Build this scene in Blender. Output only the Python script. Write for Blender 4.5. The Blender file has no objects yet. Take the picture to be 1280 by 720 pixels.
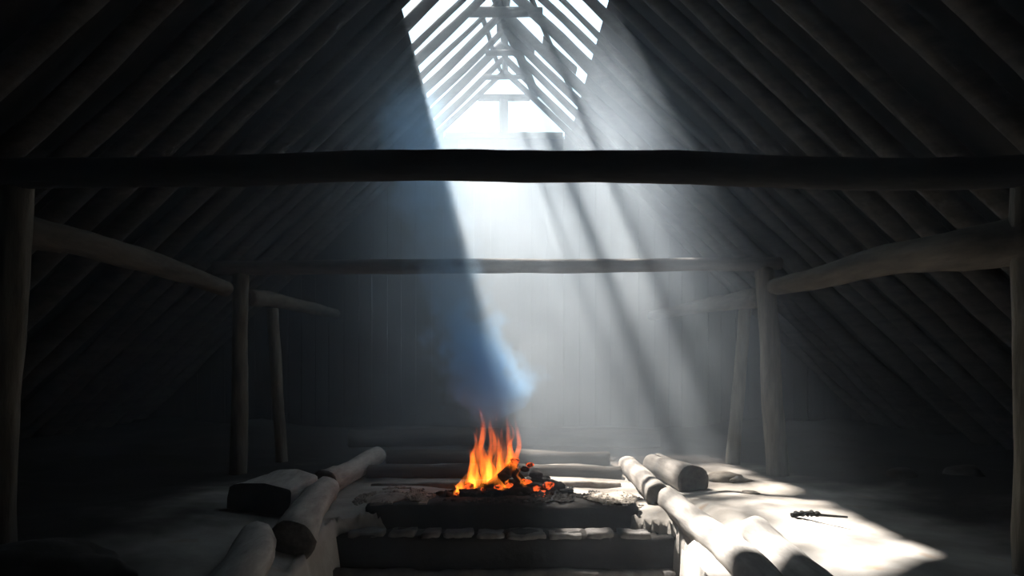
import bpy, math, random
from mathutils import Vector, noise, Matrix
random.seed(7)
scene = bpy.context.scene
COL = scene.collection
F = 853.0            # focal length in pixels of the 1280 wide frame
EYE = 1.25           # eye height above the trodden floor; all coordinates below are relative to the eye
RIDGE = 5.44; SLOPE = 0.94

def nz(v, s=1.0, seed=0.0):
    return noise.noise(Vector((v[0]*s+seed, v[1]*s-seed*1.7, v[2]*s+seed*.31)))

# ------------------------------------------------------------------ materials
def mat(name, build):
    m = bpy.data.materials.new(name); m.use_nodes = True
    nt = m.node_tree; nt.nodes.clear()
    out = nt.nodes.new('ShaderNodeOutputMaterial')
    build(nt, out); return m

def surf(name, c1, c2, scale=(6, 6, 6), rough=.9, bump=.3, bdist=.02, detail=6, c3=None, p3=.7, spec=.2):
    def b(nt, out):
        N = nt.nodes; L = nt.links
        tc = N.new('ShaderNodeTexCoord'); mp = N.new('ShaderNodeMapping')
        mp.inputs['Scale'].default_value = scale
        L.new(tc.outputs['Object'], mp.inputs['Vector'])
        n = N.new('ShaderNodeTexNoise'); n.inputs['Scale'].default_value = 1; n.inputs['Detail'].default_value = detail
        n.inputs['Roughness'].default_value = .65
        L.new(mp.outputs[0], n.inputs['Vector'])
        r = N.new('ShaderNodeValToRGB'); e = r.color_ramp.elements
        e[0].position = .32; e[0].color = (*c1, 1); e[1].position = .68; e[1].color = (*c2, 1)
        if c3:
            x = e.new(p3 + .08); x.color = (*c3, 1)
        L.new(n.outputs['Fac'], r.inputs['Fac'])
        bs = N.new('ShaderNodeBsdfPrincipled')
        bs.inputs['Roughness'].default_value = rough
        bs.inputs['Specular IOR Level'].default_value = spec
        L.new(r.outputs['Color'], bs.inputs['Base Color'])
        bp = N.new('ShaderNodeBump'); bp.inputs['Strength'].default_value = bump; bp.inputs['Distance'].default_value = bdist
        L.new(n.outputs['Fac'], bp.inputs['Height']); L.new(bp.outputs[0], bs.inputs['Normal'])
        L.new(bs.outputs[0], out.inputs['Surface'])
    return mat(name, b)

M = {}
M['roof_log'] = surf('bark_pole', (0.0238, 0.0218, 0.0190), (0.0680, 0.0626, 0.0544), (4, 4, 14), bump=.5)
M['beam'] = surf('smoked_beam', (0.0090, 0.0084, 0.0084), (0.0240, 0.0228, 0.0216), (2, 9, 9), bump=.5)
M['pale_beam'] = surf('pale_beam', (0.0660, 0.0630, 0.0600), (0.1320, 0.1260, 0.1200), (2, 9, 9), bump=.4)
M['dark_stone'] = surf('dark_stone', (.03, .028, .026), (.07, .066, .06), (6, 6, 6), bump=.6)
M['post'] = surf('weathered_post', (0.065, 0.060, 0.048), (0.145, 0.134, 0.108), (14, 14, 2.2), bump=.6)
M['purlin'] = surf('peeled_purlin', (0.0408, 0.0354, 0.0286), (0.0918, 0.0802, 0.0639), (12, 2.2, 12), bump=.5, c3=(.15, .095, .065))
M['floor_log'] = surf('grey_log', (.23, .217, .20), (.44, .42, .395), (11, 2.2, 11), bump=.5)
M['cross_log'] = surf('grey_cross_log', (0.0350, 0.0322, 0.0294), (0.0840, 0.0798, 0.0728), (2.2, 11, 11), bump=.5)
M['end_grain'] = surf('end_grain', (.05, .045, .04), (.12, .11, .10), (20, 20, 20), bump=.4)
def sand_b(nt, out):
    # pale trodden ash round the hearth, shade painted in toward eaves and gable
    N = nt.nodes; L = nt.links
    tc = N.new('ShaderNodeTexCoord')
    def noise_(sc, det):
        n = N.new('ShaderNodeTexNoise'); n.inputs['Scale'].default_value = sc; n.inputs['Detail'].default_value = det; L.new(tc.outputs['Object'], n.inputs['Vector']); return n.outputs['Fac']
    n1 = noise_(2.6, 7); n2 = noise_(.9, 4); n3 = noise_(24, 4)
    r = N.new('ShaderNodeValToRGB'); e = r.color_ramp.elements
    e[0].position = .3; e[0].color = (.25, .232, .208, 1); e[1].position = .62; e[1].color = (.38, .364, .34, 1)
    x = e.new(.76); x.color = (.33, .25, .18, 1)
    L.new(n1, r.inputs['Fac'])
    s = N.new('ShaderNodeSeparateXYZ'); L.new(tc.outputs['Object'], s.inputs[0])
    def M2(op, a, b):
        m = N.new('ShaderNodeMath'); m.operation = op
        for i, v in enumerate((a, b)):
            if isinstance(v, (int, float)): m.inputs[i].default_value = v
            else: L.new(v, m.inputs[i])
        return m.outputs[0]
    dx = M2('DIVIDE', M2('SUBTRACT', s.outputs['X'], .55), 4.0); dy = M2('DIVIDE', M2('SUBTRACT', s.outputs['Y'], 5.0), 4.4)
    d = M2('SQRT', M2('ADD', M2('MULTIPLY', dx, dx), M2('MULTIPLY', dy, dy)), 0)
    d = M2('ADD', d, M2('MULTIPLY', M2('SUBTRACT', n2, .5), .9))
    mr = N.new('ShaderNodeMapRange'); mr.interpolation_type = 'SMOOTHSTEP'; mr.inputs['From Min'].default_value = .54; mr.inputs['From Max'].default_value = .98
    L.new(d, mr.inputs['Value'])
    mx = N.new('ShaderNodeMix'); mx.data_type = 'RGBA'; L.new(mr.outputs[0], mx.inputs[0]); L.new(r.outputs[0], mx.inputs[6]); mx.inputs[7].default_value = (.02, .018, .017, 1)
    bs = N.new('ShaderNodeBsdfPrincipled'); bs.inputs['Roughness'].default_value = .95; bs.inputs['Specular IOR Level'].default_value = .1
    L.new(mx.outputs[2], bs.inputs['Base Color'])
    bp = N.new('ShaderNodeBump'); bp.inputs['Strength'].default_value = .5; bp.inputs['Distance'].default_value = .03
    L.new(M2('ADD', n1, M2('MULTIPLY', n3, .25)), bp.inputs['Height']); L.new(bp.outputs[0], bs.inputs['Normal'])
    L.new(bs.outputs[0], out.inputs['Surface'])
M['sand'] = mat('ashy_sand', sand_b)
M['clay'] = surf('shade_dark_clay', (0.0084, 0.0077, 0.0070), (0.0210, 0.0196, 0.0182), (5, 5, 5), bump=.6)  # near-black base colour stands in for the shade on the steps
M['ledge_stone'] = surf('ledge_stone', (0.0638, 0.0612, 0.0595), (0.1615, 0.1573, 0.1513), (8, 8, 8), bump=.6)
M['stone'] = surf('pale_stone', (.2, .18, .155), (.38, .35, .31), (9, 9, 9), bump=.6)
M['roofing'] = surf('roof_boards', (.008, .007, .006), (.022, .02, .018), (1.2, 5, 5), bump=.4)
M['wall'] = surf('wall_planks', (0.0108, 0.0108, 0.0108), (0.0240, 0.0234, 0.0222), (8, 8, 1.3), bump=.4)
M['char'] = surf('charred_wood', (.008, .008, .008), (.03, .028, .026), (14, 14, 14), bump=.9)
M['dark_wood'] = surf('dark_split_face', (.02, .018, .017), (.05, .045, .04), (9, 9, 9), bump=.5)

def ember_b(nt, out):
    N = nt.nodes; L = nt.links
    tc = N.new('ShaderNodeNewGeometry'); n = N.new('ShaderNodeTexNoise'); n.inputs['Scale'].default_value = 22; n.inputs['Detail'].default_value = 3
    L.new(tc.outputs['Position'], n.inputs['Vector'])
    r = N.new('ShaderNodeValToRGB'); e = r.color_ramp.elements
    e[0].position = .40; e[0].color = (.02, .0, .0, 1); e[1].position = .56; e[1].color = (1.0, .12, .015, 1)
    L.new(n.outputs['Fac'], r.inputs['Fac'])
    bs = N.new('ShaderNodeBsdfPrincipled'); bs.inputs['Base Color'].default_value = (.02, .017, .015, 1); bs.inputs['Roughness'].default_value = .9
    L.new(r.outputs['Color'], bs.inputs['Emission Color']); bs.inputs['Emission Strength'].default_value = 1.6
    L.new(bs.outputs[0], out.inputs['Surface'])
M['ember'] = mat('glowing_ember', ember_b)

def flame_b(nt, out):
    # glowing gas: emission only, colour from yellow-orange at the foot to red at the tips
    N = nt.nodes; L = nt.links
    tc = N.new('ShaderNodeTexCoord'); mp = N.new('ShaderNodeMapping'); mp.inputs['Scale'].default_value = (17, 17, 3.6)
    L.new(tc.outputs['Object'], mp.inputs['Vector'])
    n = N.new('ShaderNodeTexNoise'); n.inputs['Scale'].default_value = 1; n.inputs['Detail'].default_value = 3; n.inputs['Distortion'].default_value = .5
    L.new(mp.outputs[0], n.inputs['Vector'])
    r = N.new('ShaderNodeMapRange'); r.inputs['From Min'].default_value = .40; r.inputs['From Max'].default_value = .62
    r.inputs['To Min'].default_value = .08; r.inputs['To Max'].default_value = 1
    L.new(n.outputs['Fac'], r.inputs['Value'])
    sx = N.new('ShaderNodeSeparateXYZ'); L.new(tc.outputs['Object'], sx.inputs[0])
    ramp = N.new('ShaderNodeValToRGB'); e = ramp.color_ramp.elements
    e[0].position = 0; e[0].color = (1, .27, .025, 1); e[1].position = .95; e[1].color = (.55, .055, .02, 1)
    x = e.new(.45); x.color = (1, .16, .012, 1)
    L.new(sx.outputs['Z'], ramp.inputs['Fac'])
    fall = N.new('ShaderNodeMapRange'); fall.inputs['From Min'].default_value = .1; fall.inputs['From Max'].default_value = .95
    fall.inputs['To Min'].default_value = 1; fall.inputs['To Max'].default_value = .25
    L.new(sx.outputs['Z'], fall.inputs['Value'])
    mu = N.new('ShaderNodeMath'); mu.operation = 'MULTIPLY'; L.new(r.outputs[0], mu.inputs[0]); L.new(fall.outputs[0], mu.inputs[1])
    m2 = N.new('ShaderNodeMath'); m2.operation = 'MULTIPLY'; L.new(mu.outputs[0], m2.inputs[0]); m2.inputs[1].default_value = 46
    em = N.new('ShaderNodeEmission'); L.new(ramp.outputs[0], em.inputs['Color']); L.new(m2.outputs[0], em.inputs['Strength'])
    L.new(em.outputs[0], out.inputs['Volume'])
M['flame'] = mat('flame_gas', flame_b)

HAZE = .125
def haze_b(nt, out):
    # smoke hangs thickest below the vent: thin near the door end, thin towards the eaves
    N = nt.nodes; L = nt.links
    g = N.new('ShaderNodeNewGeometry'); s = N.new('ShaderNodeSeparateXYZ'); L.new(g.outputs['Position'], s.inputs[0])
    def ss(src, a, b, lo, hi):
        r = N.new('ShaderNodeMapRange'); r.interpolation_type = 'SMOOTHSTEP'
        for k, v in (('From Min', a), ('From Max', b), ('To Min', lo), ('To Max', hi)): r.inputs[k].default_value = v
        L.new(src, r.inputs['Value']); return r.outputs[0]
    def mul(a, b):
        m = N.new('ShaderNodeMath'); m.operation = 'MULTIPLY'; L.new(a, m.inputs[0])
        if isinstance(b, float): m.inputs[1].default_value = b
        else: L.new(b, m.inputs[1])
        return m.outputs[0]
    ab = N.new('ShaderNodeMath'); ab.operation = 'ABSOLUTE'; xo = N.new('ShaderNodeMath'); xo.operation = 'SUBTRACT'; L.new(s.outputs['X'], xo.inputs[0]); xo.inputs[1].default_value = .35; L.new(xo.outputs[0], ab.inputs[0])
    d = mul(ss(s.outputs['Y'], 5.8, 8.8, .10, 1), ss(ab.outputs[0], 1.3, 3.0, 1, .12))
    d = mul(d, ss(s.outputs['Z'], -1.3, .6, .8, 1))
    d = mul(d, ss(s.outputs['Z'], 2.6, 4.3, 1, .13))
    n = N.new('ShaderNodeTexNoise'); n.inputs['Scale'].default_value = .9; n.inputs['Detail'].default_value = 2
    L.new(g.outputs['Position'], n.inputs['Vector'])
    d = mul(d, ss(n.outputs['Fac'], .3, .7, .6, 1.35))
    sc = N.new('ShaderNodeVolumeScatter'); sc.inputs['Color'].default_value = (.74, .87, 1, 1); sc.inputs['Anisotropy'].default_value = .25
    ds = mul(d, HAZE); L.new(ds, sc.inputs['Density'])
    va = N.new('ShaderNodeVolumeAbsorption'); va.inputs['Color'].default_value = (.2, .2, .2, 1); L.new(mul(d, HAZE*.25), va.inputs['Density'])
    ad = N.new('ShaderNodeAddShader'); L.new(sc.outputs[0], ad.inputs[0]); L.new(va.outputs[0], ad.inputs[1])
    L.new(ad.outputs[0], out.inputs['Volume'])
M['haze'] = mat('hall_haze', haze_b)

# centre line and radius of the smoke column: (z, x, y, r, density)
SMOKE = [(-.62, -.10, 6.45, .10, 3), (-.42, -.14, 6.5, .36, 8.5), (-.12, -.16, 6.5, .50, 8.5), (.2, -.30, 6.55, .46, 4.5), (.5, -.44, 6.6, .42, 1.9), (.9, -.57, 6.7, .44, .9), (1.4, -.70, 6.9, .52, .7), (2.0, -.86, 7.4, .58, .8), (2.9, -1.08, 8.2, .55, .8), (3.7, -1.15, 8.9, .45, .5)]
def smoke_b(nt, out):
    N = nt.nodes; L = nt.links
    g = N.new('ShaderNodeNewGeometry'); s = N.new('ShaderNodeSeparateXYZ')
    def M2(op, a, b=0.0):
        m = N.new('ShaderNodeMath'); m.operation = op
        for i, v in enumerate((a, b)):
            if isinstance(v, (int, float)): m.inputs[i].default_value = v
            else: L.new(v, m.inputs[i])
        return m.outputs[0]
    nw = N.new('ShaderNodeTexNoise'); nw.inputs['Scale'].default_value = 2.6; nw.inputs['Detail'].default_value = 3; L.new(g.outputs['Position'], nw.inputs['Vector'])
    vm = N.new('ShaderNodeVectorMath'); vm.operation = 'MULTIPLY_ADD'; L.new(nw.outputs['Color'], vm.inputs[0]); vm.inputs[1].default_value = (.55, .55, .55)
    off = N.new('ShaderNodeVectorMath'); off.operation = 'ADD'; L.new(g.outputs['Position'], off.inputs[0]); off.inputs[1].default_value = (-.275, -.275, -.275)
    L.new(off.outputs[0], vm.inputs[2]); L.new(vm.outputs[0], s.inputs[0])
    z0, z1 = SMOKE[0][0], SMOKE[-1][0]
    t = M2('DIVIDE', M2('SUBTRACT', s.outputs['Z'], z0), z1-z0)
    def curve(col, lo, hi):
        c = N.new('ShaderNodeFloatCurve'); L.new(t, c.inputs['Value'])
        cv = c.mapping.curves[0]
        pts = [((p[0]-z0)/(z1-z0), (p[col]-lo)/(hi-lo)) for p in SMOKE]
        cv.points[0].location = pts[0]; cv.points[1].location = pts[-1]
        for p in pts[1:-1]: cv.points.new(*p)
        c.mapping.update()
        return M2('ADD', M2('MULTIPLY', c.outputs[0], hi-lo), lo)
    cx = curve(1, -2, 1); cy = curve(2, 6, 10); r = curve(3, 0, 1); D = curve(4, 0, 10)
    dx = M2('DIVIDE', M2('SUBTRACT', s.outputs['X'], cx), r); dy = M2('DIVIDE', M2('SUBTRACT', s.outputs['Y'], cy), r)
    d = M2('SQRT', M2('ADD', M2('MULTIPLY', dx, dx), M2('MULTIPLY', dy, dy)))
    n = N.new('ShaderNodeTexNoise'); n.inputs['Scale'].default_value = 5.5; n.inputs['Detail'].default_value = 4; n.inputs['Roughness'].default_value = .6
    L.new(g.outputs['Position'], n.inputs['Vector'])
    f = M2('ADD', M2('SUBTRACT', 1.0, d), M2('MULTIPLY', M2('SUBTRACT', n.outputs['Fac'], .5), 1.7))
    ms = N.new('ShaderNodeMapRange'); ms.interpolation_type = 'SMOOTHSTEP'; ms.inputs['From Min'].default_value = .08; ms.inputs['From Max'].default_value = .62
    L.new(f, ms.inputs['Value'])
    # nothing above or below the column's ends
    e0 = N.new('ShaderNodeMapRange'); e0.interpolation_type = 'SMOOTHSTEP'; e0.inputs['From Min'].default_value = 0; e0.inputs['From Max'].default_value = .07; L.new(t, e0.inputs['Value'])
    e1 = N.new('ShaderNodeMapRange'); e1.interpolation_type = 'SMOOTHSTEP'; e1.inputs['From Min'].default_value = 1.0; e1.inputs['From Max'].default_value = .8; L.new(t, e1.inputs['Value'])
    den = M2('MULTIPLY', M2('MULTIPLY', ms.outputs[0], D), M2('MULTIPLY', e0.outputs[0], e1.outputs[0]))
    c = (.50, .74, .98, 1)
    sc = N.new('ShaderNodeVolumeScatter'); sc.inputs['Color'].default_value = c; sc.inputs['Anisotropy'].default_value = 0
    va = N.new('ShaderNodeVolumeAbsorption'); va.inputs['Color'].default_value = c
    L.new(den, sc.inputs['Density']); L.new(den, va.inputs['Density'])
    ad = N.new('ShaderNodeAddShader'); L.new(sc.outputs[0], ad.inputs[0]); L.new(va.outputs[0], ad.inputs[1]); L.new(ad.outputs[0], out.inputs['Volume'])
M['smoke'] = mat('blue_wood_smoke', smoke_b)

# ------------------------------------------------------------------ object helpers
def link(name, verts, faces, m, parent=None, smooth=True, loc=(0, 0, 0)):
    me = bpy.data.meshes.new(name)
    loc = Vector(loc)
    me.from_pydata([tuple(Vector(v) - loc) for v in verts], [], faces); me.update()
    ms = m if isinstance(m, (list, tuple)) else [m]
    for k in ms: me.materials.append(M[k])
    if smooth:
        for p in me.polygons: p.use_smooth = True
    o = bpy.data.objects.new(name, me); COL.objects.link(o)
    o.location = loc
    if parent:
        o.parent = parent
        o.matrix_parent_inverse = Matrix.Translation(-parent.location)
    return o

def tag(o, label=None, cat=None, group=None, kind=None):
    if label: o['label'] = label
    if cat: o['category'] = cat
    if group: o['group'] = group
    if kind: o['kind'] = kind
    return o

def empty(name, loc):
    o = bpy.data.objects.new(name, None); COL.objects.link(o); o.location = loc; o.empty_display_size = .1
    return o

def spline(pts, n):
    P = [Vector(p) for p in pts]
    if len(P) == 2: return [P[0].lerp(P[1], i/n) for i in range(n+1)]
    out = []
    for i in range(n+1):
        t = i/n*(len(P)-1); k = min(int(t), len(P)-2); u = t-k
        a = P[k-1] if k > 0 else P[0]*2-P[1]; b = P[k]; c = P[k+1]; d = P[k+2] if k+2 < len(P) else P[-1]*2-P[-2]
        out.append(.5*((2*b)+(c-a)*u+(2*a-5*b+4*c-d)*u*u+(3*b-a-3*c+d)*u**3))
    return out

def log_geo(pts, r0, r1, seed=0, lump=.12, n=None, sides=14, wob=0.0, squash=1.0, chop=0.0):
    L = sum((Vector(pts[i+1])-Vector(pts[i])).length for i in range(len(pts)-1))
    n = n or max(6, int(L/.16))
    C = spline(pts, n); V = []; Fc = []
    for i, c in enumerate(C):
        t = i/n
        d = (C[min(i+1, n)]-C[max(i-1, 0)]).normalized()
        up = Vector((0, 0, 1)) if abs(d.z) < .8 else Vector((0, 1, 0))
        s = d.cross(up).normalized(); u = s.cross(d).normalized()
        c = c + (s*nz((t*L, 0, 0), .7, seed) + u*nz((t*L, 5, 0), .7, seed))*wob
        r = r0+(r1-r0)*t
        for k in range(sides):
            a = 2*math.pi*k/sides
            rr = r*(1+lump*nz((math.cos(a)*1.3, math.sin(a)*1.3, t*L*1.6), 1, seed)+lump*.5*nz((math.cos(a)*3, math.sin(a)*3, t*L*5), 1, seed+9))
            p = c+s*math.cos(a)*rr+u*math.sin(a)*rr*squash
            if chop and i in (0, n): p += d*nz((math.cos(a)*2, math.sin(a)*2, i), 1, seed)*chop
            V.append(p)
    for i in range(n):
        for k in range(sides):
            a = i*sides+k; b = i*sides+(k+1) % sides
            Fc.append((a, b, b+sides, a+sides))
    nf = len(Fc)
    # rounded worn ends
    for e, base in ((0, 0), (n, n*sides)):
        d = (C[1]-C[0]).normalized()*-1 if e == 0 else (C[n]-C[n-1]).normalized()
        cen = sum((V[base+k] for k in range(sides)), Vector())/sides
        rr = (r0 if e == 0 else r1)
        s2 = len(V)
        for k in range(sides): V.append(cen+(V[base+k]-cen)*.8+d*rr*.12)
        V.append(cen+d*rr*.14)
        for k in range(sides):
            k2 = (k+1) % sides
            q = (base+k, base+k2, s2+k2, s2+k); tr = (s2+k, s2+k2, len(V)-1)
            if e == 0: q = q[::-1]; tr = tr[::-1]
            Fc.append(q); Fc.append(tr)
    return V, Fc, nf

def log(name, pts, r0, r1, m, parent=None, endm=None, **kw):
    V, Fc, nf = log_geo(pts, r0, r1, **kw)
    lo = min(V, key=lambda v: v.z)
    c = sum((Vector(p) for p in pts), Vector())/len(pts)
    o = link(name, V, Fc, [m, endm] if endm else m, parent, loc=(c.x, c.y, lo.z))
    if endm:
        for i in range(nf, len(Fc)): o.data.polygons[i].material_index = 1
    return o

def rough_box(name, x0, x1, y0, y1, z0, z1, m, seed=0, amp=.02, step=.06, parent=None, rnd=.03, freq=3.0, rot=0):
    """a box of stone, clay or wood whose faces are worn and uneven"""
    nx = max(2, int((x1-x0)/step)); ny = max(2, int((y1-y0)/step)); nz_ = max(2, int((z1-z0)/step))
    idx = {}; V = []; Fc = []
    cx, cy, cz = (x0+x1)/2, (y0+y1)/2, (z0+z1)/2
    def vert(i, j, k):
        key = (i, j, k)
        if key in idx: return idx[key]
        p = Vector((x0+(x1-x0)*i/nx, y0+(y1-y0)*j/ny, z0+(z1-z0)*k/nz_))
        # round the edges
        q = Vector((min(max(p.x, x0+rnd), x1-rnd), min(max(p.y, y0+rnd), y1-rnd), min(max(p.z, z0+rnd), z1-rnd)))
        d = p-q
        if d.length > 1e-6: p = q+d.normalized()*rnd
        w = Vector((nz(p, freq, seed), nz(p, freq, seed+20), nz(p, freq, seed+40)))
        w2 = Vector((nz(p, freq*4, seed+3), nz(p, freq*4, seed+23), nz(p, freq*4, seed+43)))
        p += w*amp*1.6+w2*amp*.6
        if rot:
            px, py = p.x-cx, p.y-cy
            p = Vector((cx+px*math.cos(rot)-py*math.sin(rot), cy+px*math.sin(rot)+py*math.cos(rot), p.z))
        idx[key] = len(V); V.append(p); return idx[key]
    for i in range(nx):
        for j in range(ny):
            Fc.append((vert(i, j, 0), vert(i, j+1, 0), vert(i+1, j+1, 0), vert(i+1, j, 0)))
            Fc.append((vert(i, j, nz_), vert(i+1, j, nz_), vert(i+1, j+1, nz_), vert(i, j+1, nz_)))
    for i in range(nx):
        for k in range(nz_):
            Fc.append((vert(i, 0, k), vert(i+1, 0, k), vert(i+1, 0, k+1), vert(i, 0, k+1)))
            Fc.append((vert(i, ny, k), vert(i, ny, k+1), vert(i+1, ny, k+1), vert(i+1, ny, k)))
    for j in range(ny):
        for k in range(nz_):
            Fc.append((vert(0, j, k), vert(0, j, k+1), vert(0, j+1, k+1), vert(0, j+1, k)))
            Fc.append((vert(nx, j, k), vert(nx, j+1, k), vert(nx, j+1, k+1), vert(nx, j, k+1)))
    return link(name, V, Fc, m, parent, loc=(cx, cy, z0))

def rock(name, c, r, m, seed=0, sub=3, sq=(1, 1, .7), amp=.35, parent=None, loc=None):
    import bmesh
    bm = bmesh.new(); bmesh.ops.create_icosphere(bm, subdivisions=sub, radius=1)
    V = []
    for v in bm.verts:
        k = 1+amp*nz(v.co, 1.1, seed)+amp*.4*nz(v.co, 3, seed+5)
        V.append(Vector((c[0]+v.co.x*k*r*sq[0], c[1]+v.co.y*k*r*sq[1], c[2]+v.co.z*k*r*sq[2])))
    Fc = [tuple(v.index for v in f.verts) for f in bm.faces]; bm.free()
    return link(name, V, Fc, m, parent, smooth=True, loc=loc or (c[0], c[1], c[2]-r*sq[2]))

def at(px, py, Y):
    return Vector(((px-630)/F*Y, Y, (455-py)/F*Y))

# ------------------------------------------------------------------ ground
def sstep(a, b, x):
    t = min(max((x-a)/(b-a), 0), 1); return t*t*(3-2*t)
def pit_right(Y):
    return 1.20+.24*sstep(4.5, 5.2, Y)*(1-sstep(5.5, 5.74, Y))-.12*sstep(5.6, 5.84, Y)+.02*nz((0, Y, 0), 3, 2)
def pit_left(Y):
    if Y > 5.5: return -1.42+.38*sstep(5.5, 5.84, Y)+.03*nz((0, Y, 0), 8, 6)
    return -1.42+.1*sstep(5.2, 4.0, Y)+.05*nz((0, Y, 0), 3, 4)
def ground(x, y):
    z = -1.25+.035*nz((x, y, 0), .8, 3)+.014*nz((x, y, 0), 3.1, 8)+.006*nz((x, y, 0), 9, 1)
    z += .14*math.exp(-((x+2.9)/1.1)**2-((y-5.2)/1.5)**2)          # low bank on the left
    z += .10*math.exp(-((x-2.1)/.5)**2-((y-5.5)/1.4)**2)           # drift of sand on the right
    z += .05*math.exp(-((x-2.5)/.35)**2-((y-6.9)/.45)**2)
    z += .05*math.exp(-((x-1.7)/.12)**2)*sstep(6.2, 5.5, y)*sstep(3.9, 4.8, y)
    z += .04*math.exp(-((x+1.0)/.3)**2-((y-6.6)/.4)**2)
    z += .12*sstep(3.4, 4.6, abs(x))*(1+nz((x, y, 0), 1.4, 12))
    z += .06*sstep(9, 12, y)
    # ground slumps towards the sunken steps, then drops into them
    if y < 5.84:
        xr, xl = pit_right(y), pit_left(y)
        e = min(xr-x, x-xl)
        if e > 0: z -= .95*sstep(0, (.07 if y < 5.45 else .16) if xr-x < x-xl else .2+.1*nz((x, y, 0), 4, 4), e)
        else: z -= .04*sstep(-.25, 0, e)
    return z

def lines(segs):
    out = [segs[0][0]]
    for a, b, st in segs:
        n = max(1, round((b-a)/st))
        out += [a+(b-a)*(i+1)/n for i in range(n)]
    return out
xs = lines([(-8, -3.4, .2), (-3.4, -1.8, .08), (-1.8, 3.0, .03), (3.0, 4.4, .1), (4.4, 8, .25)])
ys = lines([(-3.2, 2.6, .5), (2.6, 7.2, .035), (7.2, 9.5, .08), (9.5, 13.3, .25)])
V = [(x, y, ground(x, y)) for y in ys for x in xs]
nx = len(xs)
Fc = [(j*nx+i, j*nx+i+1, (j+1)*nx+i+1, (j+1)*nx+i) for j in range(len(ys)-1) for i in range(nx-1)]
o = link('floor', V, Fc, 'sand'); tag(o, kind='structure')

# ------------------------------------------------------------------ roof covering, walls
def roof_slab(name, sgn, y0, y1, xa, xb, nseed):
    """board covering lying on the outside of the roof logs, from |x|=xa down to |x|=xb"""
    ln = math.sqrt(1+SLOPE*SLOPE); off = .14; th = .09
    nxn, nzn = SLOPE/ln, 1/ln
    V = []; Fc = []
    ny = max(2, int((y1-y0)/.5)); nr = 22
    for lay in (0, 1):
        for j in range(ny+1):
            for i in range(nr+1):
                X = xa+(xb-xa)*i/nr; Y = y0+(y1-y0)*j/ny
                Z = RIDGE-SLOPE*X
                d = off+lay*th
                V.append((sgn*(X+nxn*d), Y, Z+nzn*d+.01*nz((X, Y, 0), 1, nseed)))
    w = nr+1; S = (ny+1)*w
    for j in range(ny):
        for i in range(nr):
            a = j*w+i
            Fc.append((a, a+1, a+1+w, a+w)); Fc.append((S+a, S+a+w, S+a+1+w, S+a+1))
    for j in range(ny):
        for i in (0, nr):
            a = j*w+i; Fc.append((a, a+w, S+a+w, S+a))
    for i in range(nr):
        for j in (0, ny):
            a = j*w+i; Fc.append((a, a+1, S+a+1, S+a))
    return link(name, V, Fc, 'roofing', smooth=False)
OPEN0 = 8.15
for sgn, side in ((-1, 'left'), (1, 'right')):
    o = roof_slab('roof_'+side, sgn, -3.2, 13.3, 1.18, 7.4, 3); tag(o, kind='structure')
    o = roof_slab('roof_'+side+'_near', sgn, -3.2, OPEN0, -.15, 1.2, 5); o.name = 'roof_ridge_'+side; tag(o, kind='structure')

def plank_wall(name, y, th, hole):
    """upright wall planks filling the gable; hole leaves the vent window open above its sill"""
    V = []; Fc = []
    x = -7.4; k = 0
    while x < 7.4:
        w = .24+.08*random.random(); x1 = min(x+w, 7.4)
        if hole and x < 1.15 and x1 > 1.15: x1 = 1.15
        if hole and x < -1.15 and x1 > -1.15: x1 = -1.15
        g = .004
        def top(X):
            t = RIDGE+.12-SLOPE*abs(X)
            return min(t, 4.33) if hole and abs(X) < 1.151 else t
        xm = 0 if x < 0 < x1 else None
        yo = y+.02*random.random()
        b = len(V)
        cols = [x+g] + ([0] if xm == 0 else []) + [x1-g]
        for X in cols:
            for Y in (yo, yo+th):
                V.append((X, Y, -2.3)); V.append((X, Y, max(top(X), -2.2)))
        for c in range(len(cols)-1):
            a = b+c*4
            Fc += [(a, a+4, a+5, a+1), (a+2, a+3, a+7, a+6), (a+1, a+5, a+7, a+3), (a, a+2, a+6, a+4)]
        a = b; Fc.append((a, a+1, a+3, a+2)); a = b+(len(cols)-1)*4; Fc.append((a, a+2, a+3, a+1))
        x = x1
    # battens behind close the joints
    return link(name, V, Fc, 'wall', smooth=False)
o = plank_wall('wall_back', 12.95, .06, True); tag(o, kind='structure')
# sheathing outside the planks
def prism(name, poly, y0, y1, m):
    n = len(poly); V = [(p[0], y0, p[1]) for p in poly]+[(p[0], y1, p[1]) for p in poly]
    Fc = [tuple(range(n)), tuple(range(2*n-1, n-1, -1))]+[(i, i+n, (i+1) % n+n, (i+1) % n) for i in range(n)]
    return link(name, V, Fc, m, smooth=False)
e = RIDGE+.14
o = prism('wall_back_sheathing', [(-7.6, -2.4), (7.6, -2.4), ((e-4.3)/SLOPE+.0, 4.3), (-(e-4.3)/SLOPE, 4.3)], 13.05, 13.13, 'roofing')
tag(o, kind='structure')
o = prism('wall_front', [(-8, -2.4), (8, -2.4), (0, RIDGE+.5)], -3.3, -3.15, 'wall'); tag(o, kind='structure')

# gable window: sill board, lintel, centre post
def plain_box(name, x0, x1, y0, y1, z0, z1, m, parent=None, amp=.006, seed=1):
    return rough_box(name, x0, x1, y0, y1, z0, z1, m, seed=seed, amp=amp, step=.09, parent=parent, rnd=.012)
win = empty('window_1', (0, 12.95, 4.38)); tag(win, kind='structure')
plain_box('window_sill', -1.12, 1.12, 12.86, 12.98, 4.27, 4.375, 'post', win)
plain_box('window_lintel', -.50, .50, 12.88, 12.98, 4.99, 5.10, 'post', win)
plain_box('window_post', -.09, .08, 12.88, 12.97, 4.34, 5.05, 'post', win)

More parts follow.
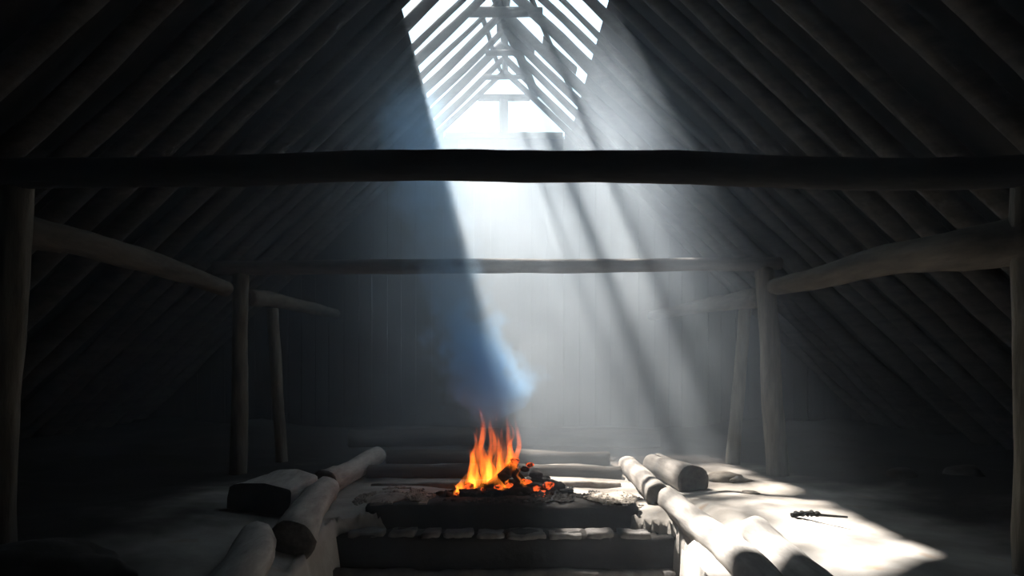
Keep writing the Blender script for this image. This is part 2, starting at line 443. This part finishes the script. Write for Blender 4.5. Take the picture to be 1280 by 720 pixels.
# ------------------------------------------------------------------ roof logs
def gaps_to_logs(g):
    out = []
    for (a, wa), (b, wb) in zip(g[:-1], g[1:]):
        lo, hi = a+wa/2, b-wb/2
        out.append(((lo+hi)/2, (hi-lo)*.19))
    return out
gl = [(7.75, .2), (8.36, .12), (9.0, .25), (9.42, .1), (9.97, .22), (10.35, .08), (10.9, .2), (11.42, .08), (12.0, .13), (12.5, .13), (12.94, .1)]
gr = [(7.6, .2), (8.15, .1), (8.72, .28), (9.1, .12), (9.53, .12), (10.27, .26), (10.95, .05), (11.45, .1), (11.93, .18), (12.48, .1), (12.94, .1)]
low_l = [3.05, 3.65, 4.25, 4.85, 5.42, 6.0, 6.52, 6.95, 7.42]
low_r = [2.9, 3.45, 4.0, 4.6, 5.15, 5.85, 6.4, 6.85, 7.3]
ords = ['nearest', 'second', 'third', 'fourth', 'fifth', 'sixth', 'seventh', 'eighth', 'ninth', 'tenth', 'eleventh', 'twelfth', 'thirteenth', 'fourteenth', 'fifteenth', 'sixteenth', 'seventeenth', 'eighteenth', 'nineteenth', 'twentieth', 'twenty-first', 'twenty-second']
for side, sgn, low, g in (('left', -1, low_l, gl), ('right', 1, low_r, gr)):
    L = [(y, .085) for y in low]+gaps_to_logs(g)
    L.sort(reverse=True)
    rs = random.Random(11 if sgn < 0 else 29)
    for i, (y, r) in enumerate(L):
        d = rs.uniform(-.12, .12) if y < 12.3 else 0
        tilt = .96+rs.uniform(-.015, .015)
        dz = -.02
        pts = [(0.02*sgn, y, RIDGE+.02), (sgn*2.4, y+d*.2, RIDGE-SLOPE*2.4+dz), (sgn*5, y+d*.6, RIDGE-SLOPE*5+dz), (sgn*7.0, y+d, RIDGE-SLOPE*7.0)]
        o = log('roof_log', pts, r*.70, r*.6+.092, 'roof_log', seed=i*3.1+50*sgn, lump=.14, n=44, sides=12, wob=.035)
        place = 'next to the gable window wall' if i == 0 else ords[i]+' counted from the gable window wall'
        look = 'thin smoke vent pole' if y > OPEN0 else 'thick roof log'
        tag(o, f'{look}, {side} slope, {place}', 'roof log', f'roof logs of the {side} slope')

# ridge pole and small collar ties
o = log('ridge_pole', [(0, 7.6, RIDGE+.17), (0.02, 10.4, RIDGE+.19), (0, 13.05, RIDGE+.17)], .075, .06, 'roof_log', seed=4, wob=.03)
tag(o, 'thin round pole lying along the very top of the open smoke vent', 'ridge pole')
for y, x0, x1, z, r, lab in ((9.85, -.50, .55, 5.08, .075, 'dark short collar log across the vent nearest the viewer'),
                             (11.2, -.30, .36, 5.10, .05, 'pale short collar stick across the middle of the smoke vent'),
                             (12.1, -.36, .36, 5.08, .045, 'pale collar stick just before the gable window')):
    o = log('collar_tie', [(x0, y, z), (x1, y+.03, z+.02)], r, r*.9, 'roof_log', seed=y, wob=.01)
    tag(o, lab, 'collar tie', 'collar ties under the ridge')

for y, x0, x1, w_, lab in ((11.12, -.12, .50, .24, 'short weathered board lying over the ridge of the open smoke vent'),
                           (10.55, .60, 1.12, .20, 'loose board lying over the right-hand poles of the smoke vent')):
    def up(X): return RIDGE-SLOPE*abs(X)+.12
    nb_ = 8; V = []; Fc = []
    for i in range(nb_+1):
        X = x0+(x1-x0)*i/nb_
        for dy, dz in ((-w_/2, 0), (w_/2, 0), (w_/2, .04), (-w_/2, .04)):
            V.append((X, y+dy+.02*nz((X*4, dy*9, 0)), up(X)+dz))
    for i in range(nb_):
        for k in range(4):
            a = i*4+k; b = i*4+(k+1) % 4; Fc.append((a, b, b+4, a+4))
    Fc += [(3, 2, 1, 0), tuple(nb_*4+k for k in range(4))]
    o = link('vent_board', V, Fc, 'roof_log', smooth=False, loc=(x0, y, up(x0))); tag(o, lab, 'board')

def over(X): return RIDGE-SLOPE*abs(X)+.20
for P, r, lab in (([(-.27, 9.1), (-.02, 11.02), (.60, 12.95)], .085, 'thick loose pole lying slantwise over the ridge of the smoke vent'),
                  ([(-.36, 10.3), (-.08, 12.9)], .04, 'slender pole added to streak the haze, lengthwise on the left vent poles'),  # both slender poles are added to cast faint dark streaks in the haze
                  ([(.0, 9.0), (1.12, 11.5)], .04, 'slender pole added to streak the haze, slanting down the right vent poles')):
    o = log('streak_pole', [(x, y, over(x)+(.03 if x > 0 else 0)) for x, y in P], r, r*.9, 'roof_log', seed=r*99, lump=.2, wob=.02, n=24)
    tag(o, lab, 'pole', 'loose poles lying on the smoke vent')

# ------------------------------------------------------------------ tie beams, posts, purlins
def beamlog(name, P, r0, r1, m, label, cat, **kw):
    o = log(name, P, r0, r1, m, **kw); tag(o, label, cat); return o
Y1 = 4.06
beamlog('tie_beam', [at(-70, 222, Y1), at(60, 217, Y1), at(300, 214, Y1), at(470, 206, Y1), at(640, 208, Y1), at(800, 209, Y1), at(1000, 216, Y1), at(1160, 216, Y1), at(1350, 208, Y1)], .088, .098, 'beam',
        'long dark smoke-blackened tie beam spanning the whole hall above the nearest posts', 'beam', seed=2, lump=.10, n=90, wob=.012)
Y2 = 7.72
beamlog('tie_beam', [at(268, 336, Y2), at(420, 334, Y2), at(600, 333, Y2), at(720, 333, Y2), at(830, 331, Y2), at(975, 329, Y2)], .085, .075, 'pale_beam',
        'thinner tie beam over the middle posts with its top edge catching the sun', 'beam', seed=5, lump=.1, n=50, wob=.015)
def post(px0, py0, px1, Y, r0, r1, label, seed, X=None):
    t = at(px0, py0, Y); b = Vector(((px1-630)/F*Y, Y, 0)); b.z = ground(b.x, b.y)-.04
    mid = t.lerp(b, .5)+Vector((.02*nz((seed, 1, 2)), 0, 0))
    o = log('post', [b, mid, t], r1, r0, 'post', seed=seed, lump=.14, wob=.02, n=30, sides=18)
    tag(o, label, 'post'); return o
post(20, 232, -6, Y1+.02, .085, .105, 'nearest post on the left, dark round log cut by the picture edge', 3)
post(1286, 232, 1292, Y1+.02, .085, .1, 'nearest post on the right, round log cut by the picture edge', 13)
post(302, 343, 298, 7.74, .085, .09, 'straight grey post beside the split wooden block', 23)
post(955, 335, 972, 7.74, .10, .125, 'stout pale post on the right that leans outward, full height in view', 33)
post(341, 386, 352, 8.75, .07, .075, 'slim crooked post behind the straight grey post', 43)
post(932, 384, 916, 8.6, .075, .085, 'slim leaning post behind the stout pale post', 53)
def pur(P, r0, r1, label, seed, nm='purlin'):
    o = log(nm, P, r0, r1, 'purlin', endm='end_grain', seed=seed, lump=.14, wob=.02, n=34, sides=18)
    tag(o, label, 'purlin', 'purlins resting beside the posts'); return o
pur([at(20, 288, 4.15), at(115, 308, 4.75), at(200, 332, 5.75), at(282, 360, 7.35)], .10, .085, 'long round purlin log on the left between the nearest and the middle post', 7)
pur([at(1300, 300, 4.05), at(1210, 312, 4.45), at(1110, 327, 5.35), at(1030, 345, 6.2), at(969, 358, 7.3)], .155, .09, 'thick crooked purlin log on the right with a blunt cut end by the stout post', 17)
pur([at(312, 373, 7.9), at(345, 375, 8.75), at(385, 384, 10.4), at(420, 392, 12.8)], .10, .085, 'purlin log on the left running back from the straight grey post to the gable wall', 27)
pur([at(948, 372, 7.85), at(900, 379, 8.9), at(860, 386, 10.3), at(815, 395, 12.8)], .11, .085, 'purlin log on the right running back from the stout pale post to the gable wall', 37)

# ------------------------------------------------------------------ hearth steps
def tg(o, *a): return tag(o, *a)
tg(rough_box('hearth_step', -1.17, 1.16, 5.79, 6.22, -1.75, -1.20, 'clay', seed=1, amp=.026, rnd=.03),
   'upper dark clay step right in front of the campfire', 'step', 'sunken steps before the fire')
tg(rough_box('hearth_step', -1.50, 1.49, 5.50, 5.77, -2.1, -1.385, 'clay', seed=2, amp=.024, rnd=.05),
   'wide dark clay step with a row of flat stones along its rim', 'step', 'sunken steps before the fire')
tg(rough_box('hearth_step', -1.46, 1.36, 5.33, 5.46, -2.2, -1.625, 'ledge_stone', seed=3, amp=.02, rnd=.03),
   'lowest thin grey step, only its rim visible at the bottom', 'step', 'sunken steps before the fire')
rim = [(436, 484), (488, 522), (527, 552), (555, 592), (597, 631), (633, 681), (684, 728), (731, 768), (771, 812)]
desc = ['leftmost, half under ash', 'short and rounded, second from the left', 'smallest, third from the left', 'fourth from the left, rounded', 'below the flames, square', 'long one right under the fire', 'sixth, cracked and long', 'third from the right end', 'rightmost, by the sunlit sand']
desc = ['leftmost in the rim row, half under ash', 'short rounded one, second from the left', 'smallest one, third from the left', 'rounded one, fourth from the left', 'square one below the flames', 'long one just right of the flames', 'fourth of the row, counted from the sunlit sand' , 'second of the row, counted from the sunlit sand', 'last in the rim row, touching the sunlit sand']
desc[6] = 'third of the row counted from the sunlit sand'
for i, (a, b) in enumerate(rim):
    Y = 5.60
    x0 = (a-630)/F*Y; x1 = (b-630)/F*Y
    o = rough_box('rim_stone', x0+.004, x1-.004, 5.49+.01*random.random(), 5.68+.05*random.random(), -1.415, -1.368+.012*random.random(), 'ledge_stone', seed=i*5+60, amp=.012, step=.03, rnd=.02, freq=6)
    tag(o, 'flat grey rim stone, '+desc[i], 'stone', 'flat stones along the step rim')

# ------------------------------------------------------------------ logs on the floor
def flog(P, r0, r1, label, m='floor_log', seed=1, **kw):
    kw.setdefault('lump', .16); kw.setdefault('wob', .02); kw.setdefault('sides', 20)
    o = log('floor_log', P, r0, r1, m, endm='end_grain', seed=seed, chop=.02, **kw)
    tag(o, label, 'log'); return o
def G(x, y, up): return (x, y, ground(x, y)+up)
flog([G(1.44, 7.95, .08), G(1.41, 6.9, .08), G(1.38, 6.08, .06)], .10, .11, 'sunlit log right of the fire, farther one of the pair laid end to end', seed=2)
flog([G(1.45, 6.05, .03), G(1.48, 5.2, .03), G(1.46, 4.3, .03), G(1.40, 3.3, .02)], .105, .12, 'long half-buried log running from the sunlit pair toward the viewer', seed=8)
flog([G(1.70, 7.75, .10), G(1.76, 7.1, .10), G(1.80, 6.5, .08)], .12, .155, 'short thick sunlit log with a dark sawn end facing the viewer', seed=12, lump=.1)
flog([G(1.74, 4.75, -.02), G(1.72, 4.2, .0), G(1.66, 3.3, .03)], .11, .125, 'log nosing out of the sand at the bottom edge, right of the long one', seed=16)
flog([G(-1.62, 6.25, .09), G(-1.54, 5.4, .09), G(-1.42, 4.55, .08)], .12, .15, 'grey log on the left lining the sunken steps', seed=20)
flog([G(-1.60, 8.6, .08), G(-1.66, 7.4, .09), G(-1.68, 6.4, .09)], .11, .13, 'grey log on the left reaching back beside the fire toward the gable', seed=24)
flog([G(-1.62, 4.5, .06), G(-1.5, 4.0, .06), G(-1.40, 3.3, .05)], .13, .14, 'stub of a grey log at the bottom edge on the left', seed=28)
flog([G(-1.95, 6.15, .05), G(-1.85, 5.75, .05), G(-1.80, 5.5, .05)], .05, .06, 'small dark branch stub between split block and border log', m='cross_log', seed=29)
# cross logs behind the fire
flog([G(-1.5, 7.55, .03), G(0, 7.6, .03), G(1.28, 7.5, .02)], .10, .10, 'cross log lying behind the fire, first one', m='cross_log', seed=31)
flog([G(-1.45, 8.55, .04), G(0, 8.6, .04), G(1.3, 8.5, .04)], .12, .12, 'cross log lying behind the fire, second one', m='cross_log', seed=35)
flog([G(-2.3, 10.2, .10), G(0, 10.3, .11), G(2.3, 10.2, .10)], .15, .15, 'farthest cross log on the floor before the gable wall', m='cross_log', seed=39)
# plank kerbs right and left of the fire
def kerb(x0, x1, y, w, h, label, seed, m='ledge_stone'):
    z = min(ground(x0, y), ground(x1, y))
    o = rough_box('kerb_plank', x0, x1, y-w/2, y+w/2, z-.06, z+h, m, seed=seed, amp=.012, rnd=.02, freq=3)
    tag(o, label, 'plank'); return o
kerb(.55, 1.2, 6.95, .12, .05, 'pale kerb plank right of the fire, ending at the sunlit log', 71, 'stone')  # paler material than the left kerb plank
kerb(-1.35, -.35, 6.95, .14, .05, 'grey kerb plank left of the fire', 73)
kerb(.62, 1.16, 6.26, .10, .03, 'narrow worn plank right of the ash bed, on the upper step', 74, 'ledge_stone')
kerb(-1.2, -.30, 6.27, .10, .03, 'narrow worn plank left of the ash bed, on the upper step', 75, 'ledge_stone')

# split wooden block on the left
blk = empty('split_block', G(-1.98, 5.75, -.02))
zb = ground(-1.98, 5.7)-.03
def split_block():
    # a hewn block: long top slanting back to the right, broken front face
    prof = [(-2.26, 5.56), (-1.86, 5.50), (-1.75, 5.44)]
    n = 16; V = []; Fc = []
    rows = 14
    for j in range(rows+1):
        t = j/rows
        cx = -1.98+.13*t; cy = 5.50+.62*t; w = .27-.07*t
        for k in range(n):
            a = 2*math.pi*k/n
            ca, sa = math.cos(a), math.sin(a)
            sx = math.copysign(abs(ca)**.35, ca)*w; sz = math.copysign(abs(sa)**.35, sa)*.135
            if sa > 0 and ca > .3: sz *= .72
            p = Vector((cx+sx+.05*sa*(1-t), cy-.05*ca, zb+.135+sz+(.02*t)))
            p += Vector((nz(p, 6, 1), nz(p, 6, 2), nz(p, 6, 3)))*.02
            V.append(p)
    for j in range(rows):
        for k in range(n):
            a = j*n+k; b = j*n+(k+1) % n; Fc.append((a, b, b+n, a+n))
    V2 = [V[k].copy() for k in range(n)]
    Fc.append(tuple(range(rows*n, rows*n+n)))
    link('block_body', V, Fc, 'floor_log', blk, loc=(-1.98, 5.75, zb))
    # broken dark front face, a little domed
    W = [v+Vector((0, -.004, 0)) for v in V2]; c = sum(W, Vector())/n
    inner = [c+(v-c)*.6+Vector((0, -.03+.02*nz(v, 7, 4), 0)) for v in W]
    m0 = len(W); W += inner; W.append(c+Vector((0, -.035, 0)))
    Fs = [(k, m0+k, m0+(k+1) % n, (k+1) % n) for k in range(n)]+[(m0+k, 2*n, m0+(k+1) % n) for k in range(n)]
    o = link('split_face', W, Fs, 'dark_wood', blk, loc=(-1.98, 5.5, zb)); o['label'] = 'dark split end face of the block'
split_block()
tag(blk, 'hewn wooden block with a pale top and black front, left of the steps', 'wooden block')

# ------------------------------------------------------------------ stones, twig, sand lumps on the right
for (px, py, Y, r, sq, lab, sd) in (
        (905, 600, 7.0, .13, (1.3, .9, .5), 'pale stone on the sunlit sand behind the others, beside the sawn log', 1),
        (872, 588, 7.1, .10, (1.5, .8, .4), 'flat pale chunk lying against the thick sawn log', 2),
        (925, 607, 6.9, .08, (1.4, 1, .45), 'brownish stone at the shaded border of the sunlit sand', 3),
        (938, 622, 6.2, .055, (1.5, 1, .4), 'small tan stone half in shade near the sand border', 4),
        (1128, 602, 7.0, .12, (1.2, 1, .7), 'grey stone in the dark far right, left one of two', 5),
        (1205, 600, 7.0, .14, (1.3, 1, .6), 'grey stone in the dark far right, right one of two', 6)):
    x = (px-630)/F*Y
    o = rock('stone', (x, Y, ground(x, Y)+r*sq[2]*(.1 if sd > 4 else .45)), r, 'dark_stone' if sd > 4 else 'stone', seed=sd*7, sq=sq)
    tag(o, lab, 'stone', 'loose stones on the floor')
bx, by = -2.50, 3.72
o = rock('dark_boulder', (bx, by, ground(bx, by)+.06), .30, 'dark_stone', seed=91, sub=4, sq=(1.5, .9, .62), amp=.3)
tag(o, 'dark boulder half in the earth at the bottom left corner by the nearest post', 'boulder')
o = log('bark_strip', [at(822, 568, 7.55), at(840, 575, 7.2), at(848, 580, 7.05)], .035, .02, 'floor_log', seed=5, squash=.35, sides=10, n=10)
tag(o, 'curled bark strip peeling off the far end of the thick sawn log', 'bark')
tw = at(1005, 656, 853*1.2/201)
tw.z = ground(tw.x, tw.y)+.02
V = []; Fc = []
def add_log_geo(P, r0, r1, seed, **kw):
    v, f, _ = log_geo(P, r0, r1, seed=seed, **kw); b = len(V); V.extend(v); Fc.extend([tuple(i+b for i in q) for q in f])
add_log_geo([tw+Vector((-.09, .02, 0)), tw+Vector((0, 0, .02)), tw+Vector((.10, -.01, .01)), tw+Vector((.30, -.05, 0))], .022, .008, 1, lump=.5, n=22, sides=8)
for k in range(5):
    b = tw+Vector((-.06+.04*k, 0, .01)); add_log_geo([b, b+Vector((.012*(k % 3-1), -.015, .012+.012*(k % 2)))], .024, .016, k, lump=.5, n=4, sides=8)
o = link('charred_twig', V, Fc, 'char', loc=tw-Vector((0, 0, .02)))
tag(o, 'knobbly black twig lying on the sunlit sand', 'twig')

# ------------------------------------------------------------------ campfire
FX, FY = -.10, 6.42
fz = ground(FX, FY)
# ash bed of crumbs
V = []; Fc = []
rs = random.Random(5)
def crumb(c, r, seed):
    b = len(V)
    pts = [(1, 0, 0), (-1, 0, 0), (0, 1, 0), (0, -1, 0), (0, 0, 1), (0, 0, -1)]
    an = rs.uniform(0, 3)
    for p in pts:
        k = r*rs.uniform(.6, 1.3)
        x, y = p[0]*math.cos(an)-p[1]*math.sin(an), p[0]*math.sin(an)+p[1]*math.cos(an)
        V.append((c[0]+x*k, c[1]+y*k, c[2]+p[2]*k*.6))
    for q in ((0, 2, 4), (2, 1, 4), (1, 3, 4), (3, 0, 4), (2, 0, 5), (1, 2, 5), (3, 1, 5), (0, 3, 5)): Fc.append(tuple(b+i for i in q))
def bedh(x, y): return .09*math.exp(-((x-FX-.05)/.45)**2-((y-FY)/.28)**2)
def top_z(x, y): return max(ground(x, y), -1.195) if 5.8 < y < 6.2 and abs(x) < 1.15 else ground(x, y)
for i in range(3800):
    a = rs.uniform(0, 2*math.pi); q = rs.random()**.6
    x = FX+.16+q*math.cos(a)*(1.0); y = FY-.02+q*math.sin(a)*(.56)
    if y < 5.84 or nz((x, y, 0), 3.5, 17) < -.12+.0*q: continue
    r = rs.uniform(.008, .034)*(1.15-.5*q)
    crumb((x, y, top_z(x, y)+bedh(x, y)+r*.4), r, i)
# continuous sooty layer underneath
nb = 40; b0 = len(V)
for j in range(nb+1):
    for i in range(nb+1):
        u = -1+2*i/nb; v = -1+2*j/nb
        x = FX+.10+u*.85; y = FY+.05+v*.42
        rr = math.sqrt(u*u+v*v)+.25*nz((x, y, 0), 4, 3)
        V.append((x, y, ground(x, y)+bedh(x, y)+.012-.06*sstep(.82, 1.05, rr)))
for j in range(nb):
    for i in range(nb):
        a = b0+j*(nb+1)+i; Fc.append((a, a+1, a+nb+2, a+nb+1))
o = link('charcoal_bed', V, Fc, 'char', smooth=False, loc=(FX, FY, fz))
tag(o, 'bed of black charcoal crumbs and soot under and around the fire', 'charcoal', kind='stuff')

for (x0, y0, sx, sy, hgt, n_, lab) in ((-.98, 6.22, .34, .42, .05, 1500, 'pale ash scattered over the left end of the upper step'),
                                (.98, 6.25, .26, .40, .05, 1300, 'pale ash and sand spilled over the right end of the upper step')):
    V = []; Fc = []
    g = 30
    for j in range(g+1):
        for i in range(g+1):
            u = -1+2*i/g; v = -1+2*j/g; x = x0+u*sx; y = y0+v*sy
            rr = math.sqrt(u*u+v*v)+.55*nz((x, y, 0), 5, 21)
            V.append((x, y, top_z(x, y)+hgt*(1-rr)-(.05 if rr > .95 else 0)+.012*nz((x, y, 0), 14, 5)))
    for j in range(g):
        for i in range(g):
            a = j*(g+1)+i; Fc.append((a, a+1, a+g+2, a+g+1))
    for i in range(n_):
        a = rs.uniform(0, 2*math.pi); q = rs.random()**.5*1.1; x = x0+q*math.cos(a)*sx; y = y0+q*math.sin(a)*sy
        if y < 5.83 or nz((x, y, 0), 4, 33) < -.1: continue
        r = rs.uniform(.006, .026); crumb((x, y, top_z(x, y)+hgt*max(0, 1-q)*.7+r*.3), r, i)
    o = link('ash', V, Fc, 'stone', smooth=False, loc=(x0, y0, ground(x0, y0))); tag(o, lab, 'ash', kind='stuff')

def fl(P, r0, r1, label, seed):
    o = log('firewood', P, r0, r1, 'char', seed=seed, lump=.25, chop=.02, sides=12); tag(o, label, 'firewood', 'charred firewood in the campfire'); return o
def Q(x, y, z): return (FX+x, FY+y, fz+z)
fl([Q(-.30, -.18, .07), Q(.0, -.20, .08), Q(.34, -.16, .07)], .045, .05, 'long charred log lying across the front of the fire', 1)
fl([Q(-.06, -.08, .08), Q(.12, .0, .22), Q(.20, .06, .31)], .05, .045, 'charred log leaning up through the middle of the fire', 2)
fl([Q(.34, -.08, .08), Q(.22, .0, .2), Q(.15, .06, .30)], .05, .04, 'charred log leaning left from the right side of the fire', 3)
fl([Q(-.28, .14, .07), Q(.05, .10, .10), Q(.42, .16, .10)], .05, .05, 'charred log lying across the back of the fire', 4)
fl([Q(.05, -.10, .07), Q(.25, -.10, .12), Q(.46, -.02, .09)], .045, .04, 'short charred log at the right of the heap', 5)
fl([Q(.32, .10, .13), Q(.50, .06, .12), Q(.66, .10, .06)], .05, .045, 'charred log end poking out of the heap farthest right', 6)
# lumps of charcoal, some of them glowing
lump_at = [(-.32, -.14, .05, 1), (-.22, -.16, .13, 1), (.02, -.24, .05, 0), (.14, -.18, .14, 1), (.24, -.20, .05, 0), (.30, -.1, .16, 1), (.40, -.12, .1, 1), (.46, -.2, .06, 1), (.52, -.05, .12, 1),
           (.58, -.14, .06, 0), (.66, -.02, .06, 0), (.40, -.30, .04, 1), (-.42, -.12, .04, 0), (-.5, -.02, .04, 0), (.1, -.08, .2, 0), (.2, .02, .33, 1), (.30, .02, .26, 0), (.40, .06, .2, 0), (.5, .12, .16, 0), (.05, -.20, .12, 1), (-.08, -.22, .10, 1), (.62, .12, .1, 0), (.72, .05, .05, 0), (.34, .0, .30, 1)]
spots = ['at the left foot of the flames', 'inside the left foot of the flames', 'at the front of the log pile', 'glowing in the middle of the pile front', 'at the front right of the pile', 'halfway up the right leaning log', 'right of the leaning log', 'at the right front corner', 'upper right of the corner ember', 'outermost dark one at right front', 'on the far right of the bed', 'lying alone before the pile', 'just left of the flames', 'farthest left of the bed', 'under the crossing of the leaning logs', 'on the very top of the pile', 'just below the top on the right', 'on the right shoulder of the pile', 'on the farthest log end', 'before the crossing logs', 'between the flame foot and the middle', 'behind the far log end', 'at the right rim of the bed', 'near the top, on the right log']
for i, ((x, y, z, glow), sp) in enumerate(zip(lump_at, spots)):
    r = .028+.022*((i*37) % 10)/10
    o = rock('ember' if glow else 'charcoal_lump', Q(x, y, z), r, 'ember' if glow else 'char', seed=i*2.3, sub=2, sq=(1.2, 1, .8), amp=.6)
    tag(o, ('glowing red ember ' if glow else 'black charcoal lump ')+sp, 'ember' if glow else 'charcoal', 'embers and coals of the campfire')

# flames: tongues of glowing gas, each a closed tapering body
fire = empty('campfire_flame', (FX-.06, FY, fz))
tag(fire, 'tall orange flames rising from the left part of the charred heap', 'fire')
def tongue(x, y, z, h, w, lean, seed, twist=1.0):
    n = 26; sd = 12; V = []; Fc = []
    for i in range(n+1):
        t = i/n
        prof = (math.sin(math.pi*min(1, t*1.6+.18)) if t < .2 else 1)*(1-t)**.75*(.85+.25*math.sin(5*t+seed))
        prof = max(prof, .02)
        cx = FX+x+lean*t*t+.035*twist*math.sin(7*t+seed)*t+.02*nz((t*4, seed, 0))
        cy = FY+y+.03*math.sin(5*t+seed*2)*t
        for k in range(sd):
            a = 2*math.pi*k/sd
            rr = w*prof*(1+.35*nz((math.cos(a), math.sin(a), t*5), 1.2, seed))
            V.append((cx+math.cos(a)*rr, cy+math.sin(a)*rr*.7, fz+z+h*t))
    for i in range(n):
        for k in range(sd):
            a = i*sd+k; b = i*sd+(k+1) % sd; Fc.append((a, b, b+sd, a+sd))
    Fc.append(tuple(range(sd-1, -1, -1))); Fc.append(tuple(range(n*sd, n*sd+sd)))
    return link('flame', V, Fc, 'flame', fire, loc=(FX-.06, FY, fz))
for a in ((-.27, -.12, .02, .28, .10, .05, 1), (-.17, -.06, .10, .52, .075, -.03, 2), (-.13, 0, .14, .72, .07, .02, 3.3), (-.04, -.02, .15, .60, .075, .04, 4.1), (.03, 0, .20, .46, .06, .05, 5.2),
          (.09, .02, .25, .52, .045, .03, 6.6), (-.08, .06, .12, .66, .07, -.05, 7.3), (-.20, .04, .1, .58, .06, .03, 8.8), (-.34, -.12, .0, .15, .05, -.02, 9.1), (-.21, -.16, .03, .24, .07, .03, 10.4),
          (.07, -.20, .06, .16, .06, .0, 11.2), (.14, -.20, .06, .12, .05, .02, 12.5), (.12, .04, .12, .66, .055, .05, 17.2), (.05, .05, .1, .74, .06, -.02, 18.9), (-.02, -.06, .08, .5, .08, .0, 20.1), (-.2, -.02, .04, .44, .09, -.02, 21.7), (.17, .02, .25, .5, .03, -.02, 22.4), (.22, .05, .2, .62, .04, .02, 23.6), (.16, .0, .2, .4, .06, .03, 24.9), (.28, -.12, .1, .2, .035, -.09, 13.9), (.34, -.12, .04, .14, .035, -.05, 14.2), (.16, .0, .29, .1, .04, .05, 15.5), (-.1, -.1, .1, .34, .06, .02, 16.7)):
    tongue(*a)

# ------------------------------------------------------------------ smoke and haze
def tube_closed(name, C, m, seed, label, cat):
    n = 46; sd = 26; V = []; Fc = []
    P = spline([c[:3] for c in C], n); R = spline([(c[3], c[4], 0) for c in C], n)
    for i in range(n+1):
        for k in range(sd):
            a = 2*math.pi*k/sd
            d = Vector((math.cos(a)*R[i].x, math.sin(a)*R[i].y, 0))
            s = 1+.45*nz((math.cos(a)*.9+P[i].x, math.sin(a)*.9, P[i].z), 1.6, seed)+.25*nz((math.cos(a), math.sin(a), P[i].z*2), 3.2, seed+4)
            V.append(P[i]+d*s)
    for i in range(n):
        for k in range(sd):
            a = i*sd+k; b = i*sd+(k+1) % sd; Fc.append((a, b, b+sd, a+sd))
    Fc.append(tuple(range(sd-1, -1, -1))); Fc.append(tuple(range(n*sd, n*sd+sd)))
    o = link(name, V, Fc, m, loc=(FX, FY, fz+.75)); tag(o, label, cat, kind='stuff'); return o
tube_closed('smoke', [(p[1], p[2], p[0]+(-.25 if i == 0 else 0), max(.45, p[3]*1.75), max(.45, p[3]*1.75)) for i, p in enumerate(SMOKE)],
            'smoke', 3, 'blue wood smoke billowing up from the campfire toward the roof vent', 'smoke')
P5 = [(-7.4, -2.3), (7.4, -2.3), (7.2, RIDGE-SLOPE*7.2), (0, RIDGE+.05), (-7.2, RIDGE-SLOPE*7.2)]
o = prism('haze', P5, -3.1, 12.94, 'haze')
tag(o, 'thin smoky haze filling the hall and showing the sun shafts', 'haze', kind='stuff')

# ------------------------------------------------------------------ light
sun = bpy.data.lights.new('sun', 'SUN'); sun.energy = 48; sun.angle = math.radians(2.3); sun.color = (1, .965, .92)
so = bpy.data.objects.new('sun', sun); COL.objects.link(so)
so.rotation_euler = Vector((-.27, .63, 1)).to_track_quat('Z', 'Y').to_euler()
w = bpy.data.worlds.new('sky'); scene.world = w; w.use_nodes = True
bg = w.node_tree.nodes['Background']; bg.inputs['Color'].default_value = (.62, .84, 1, 1); bg.inputs['Strength'].default_value = 2.5

# ------------------------------------------------------------------ camera
cam = bpy.data.cameras.new('camera'); co = bpy.data.objects.new('camera', cam); COL.objects.link(co); scene.camera = co
co.location = (0, 0, 0); co.rotation_euler = (math.pi/2, 0, 0)
cam.sensor_width = 36; cam.lens = F/1280*36
cam.shift_x = (640-630)/1280; cam.shift_y = (455-360)/1280
cam.clip_start = .02; cam.clip_end = 200

vs = scene.view_settings; vs.view_transform = 'Standard'; vs.look = 'None'; vs.gamma = 1; vs.exposure = -.38; vs.use_curve_mapping = False
c = scene.cycles
c.volume_bounces = 6; c.max_bounces = 9; c.diffuse_bounces = 4; c.transparent_max_bounces = 8
c.use_denoising = True; c.volume_step_rate = 1.5; c.volume_max_steps = 256
c.sample_clamp_indirect = 4
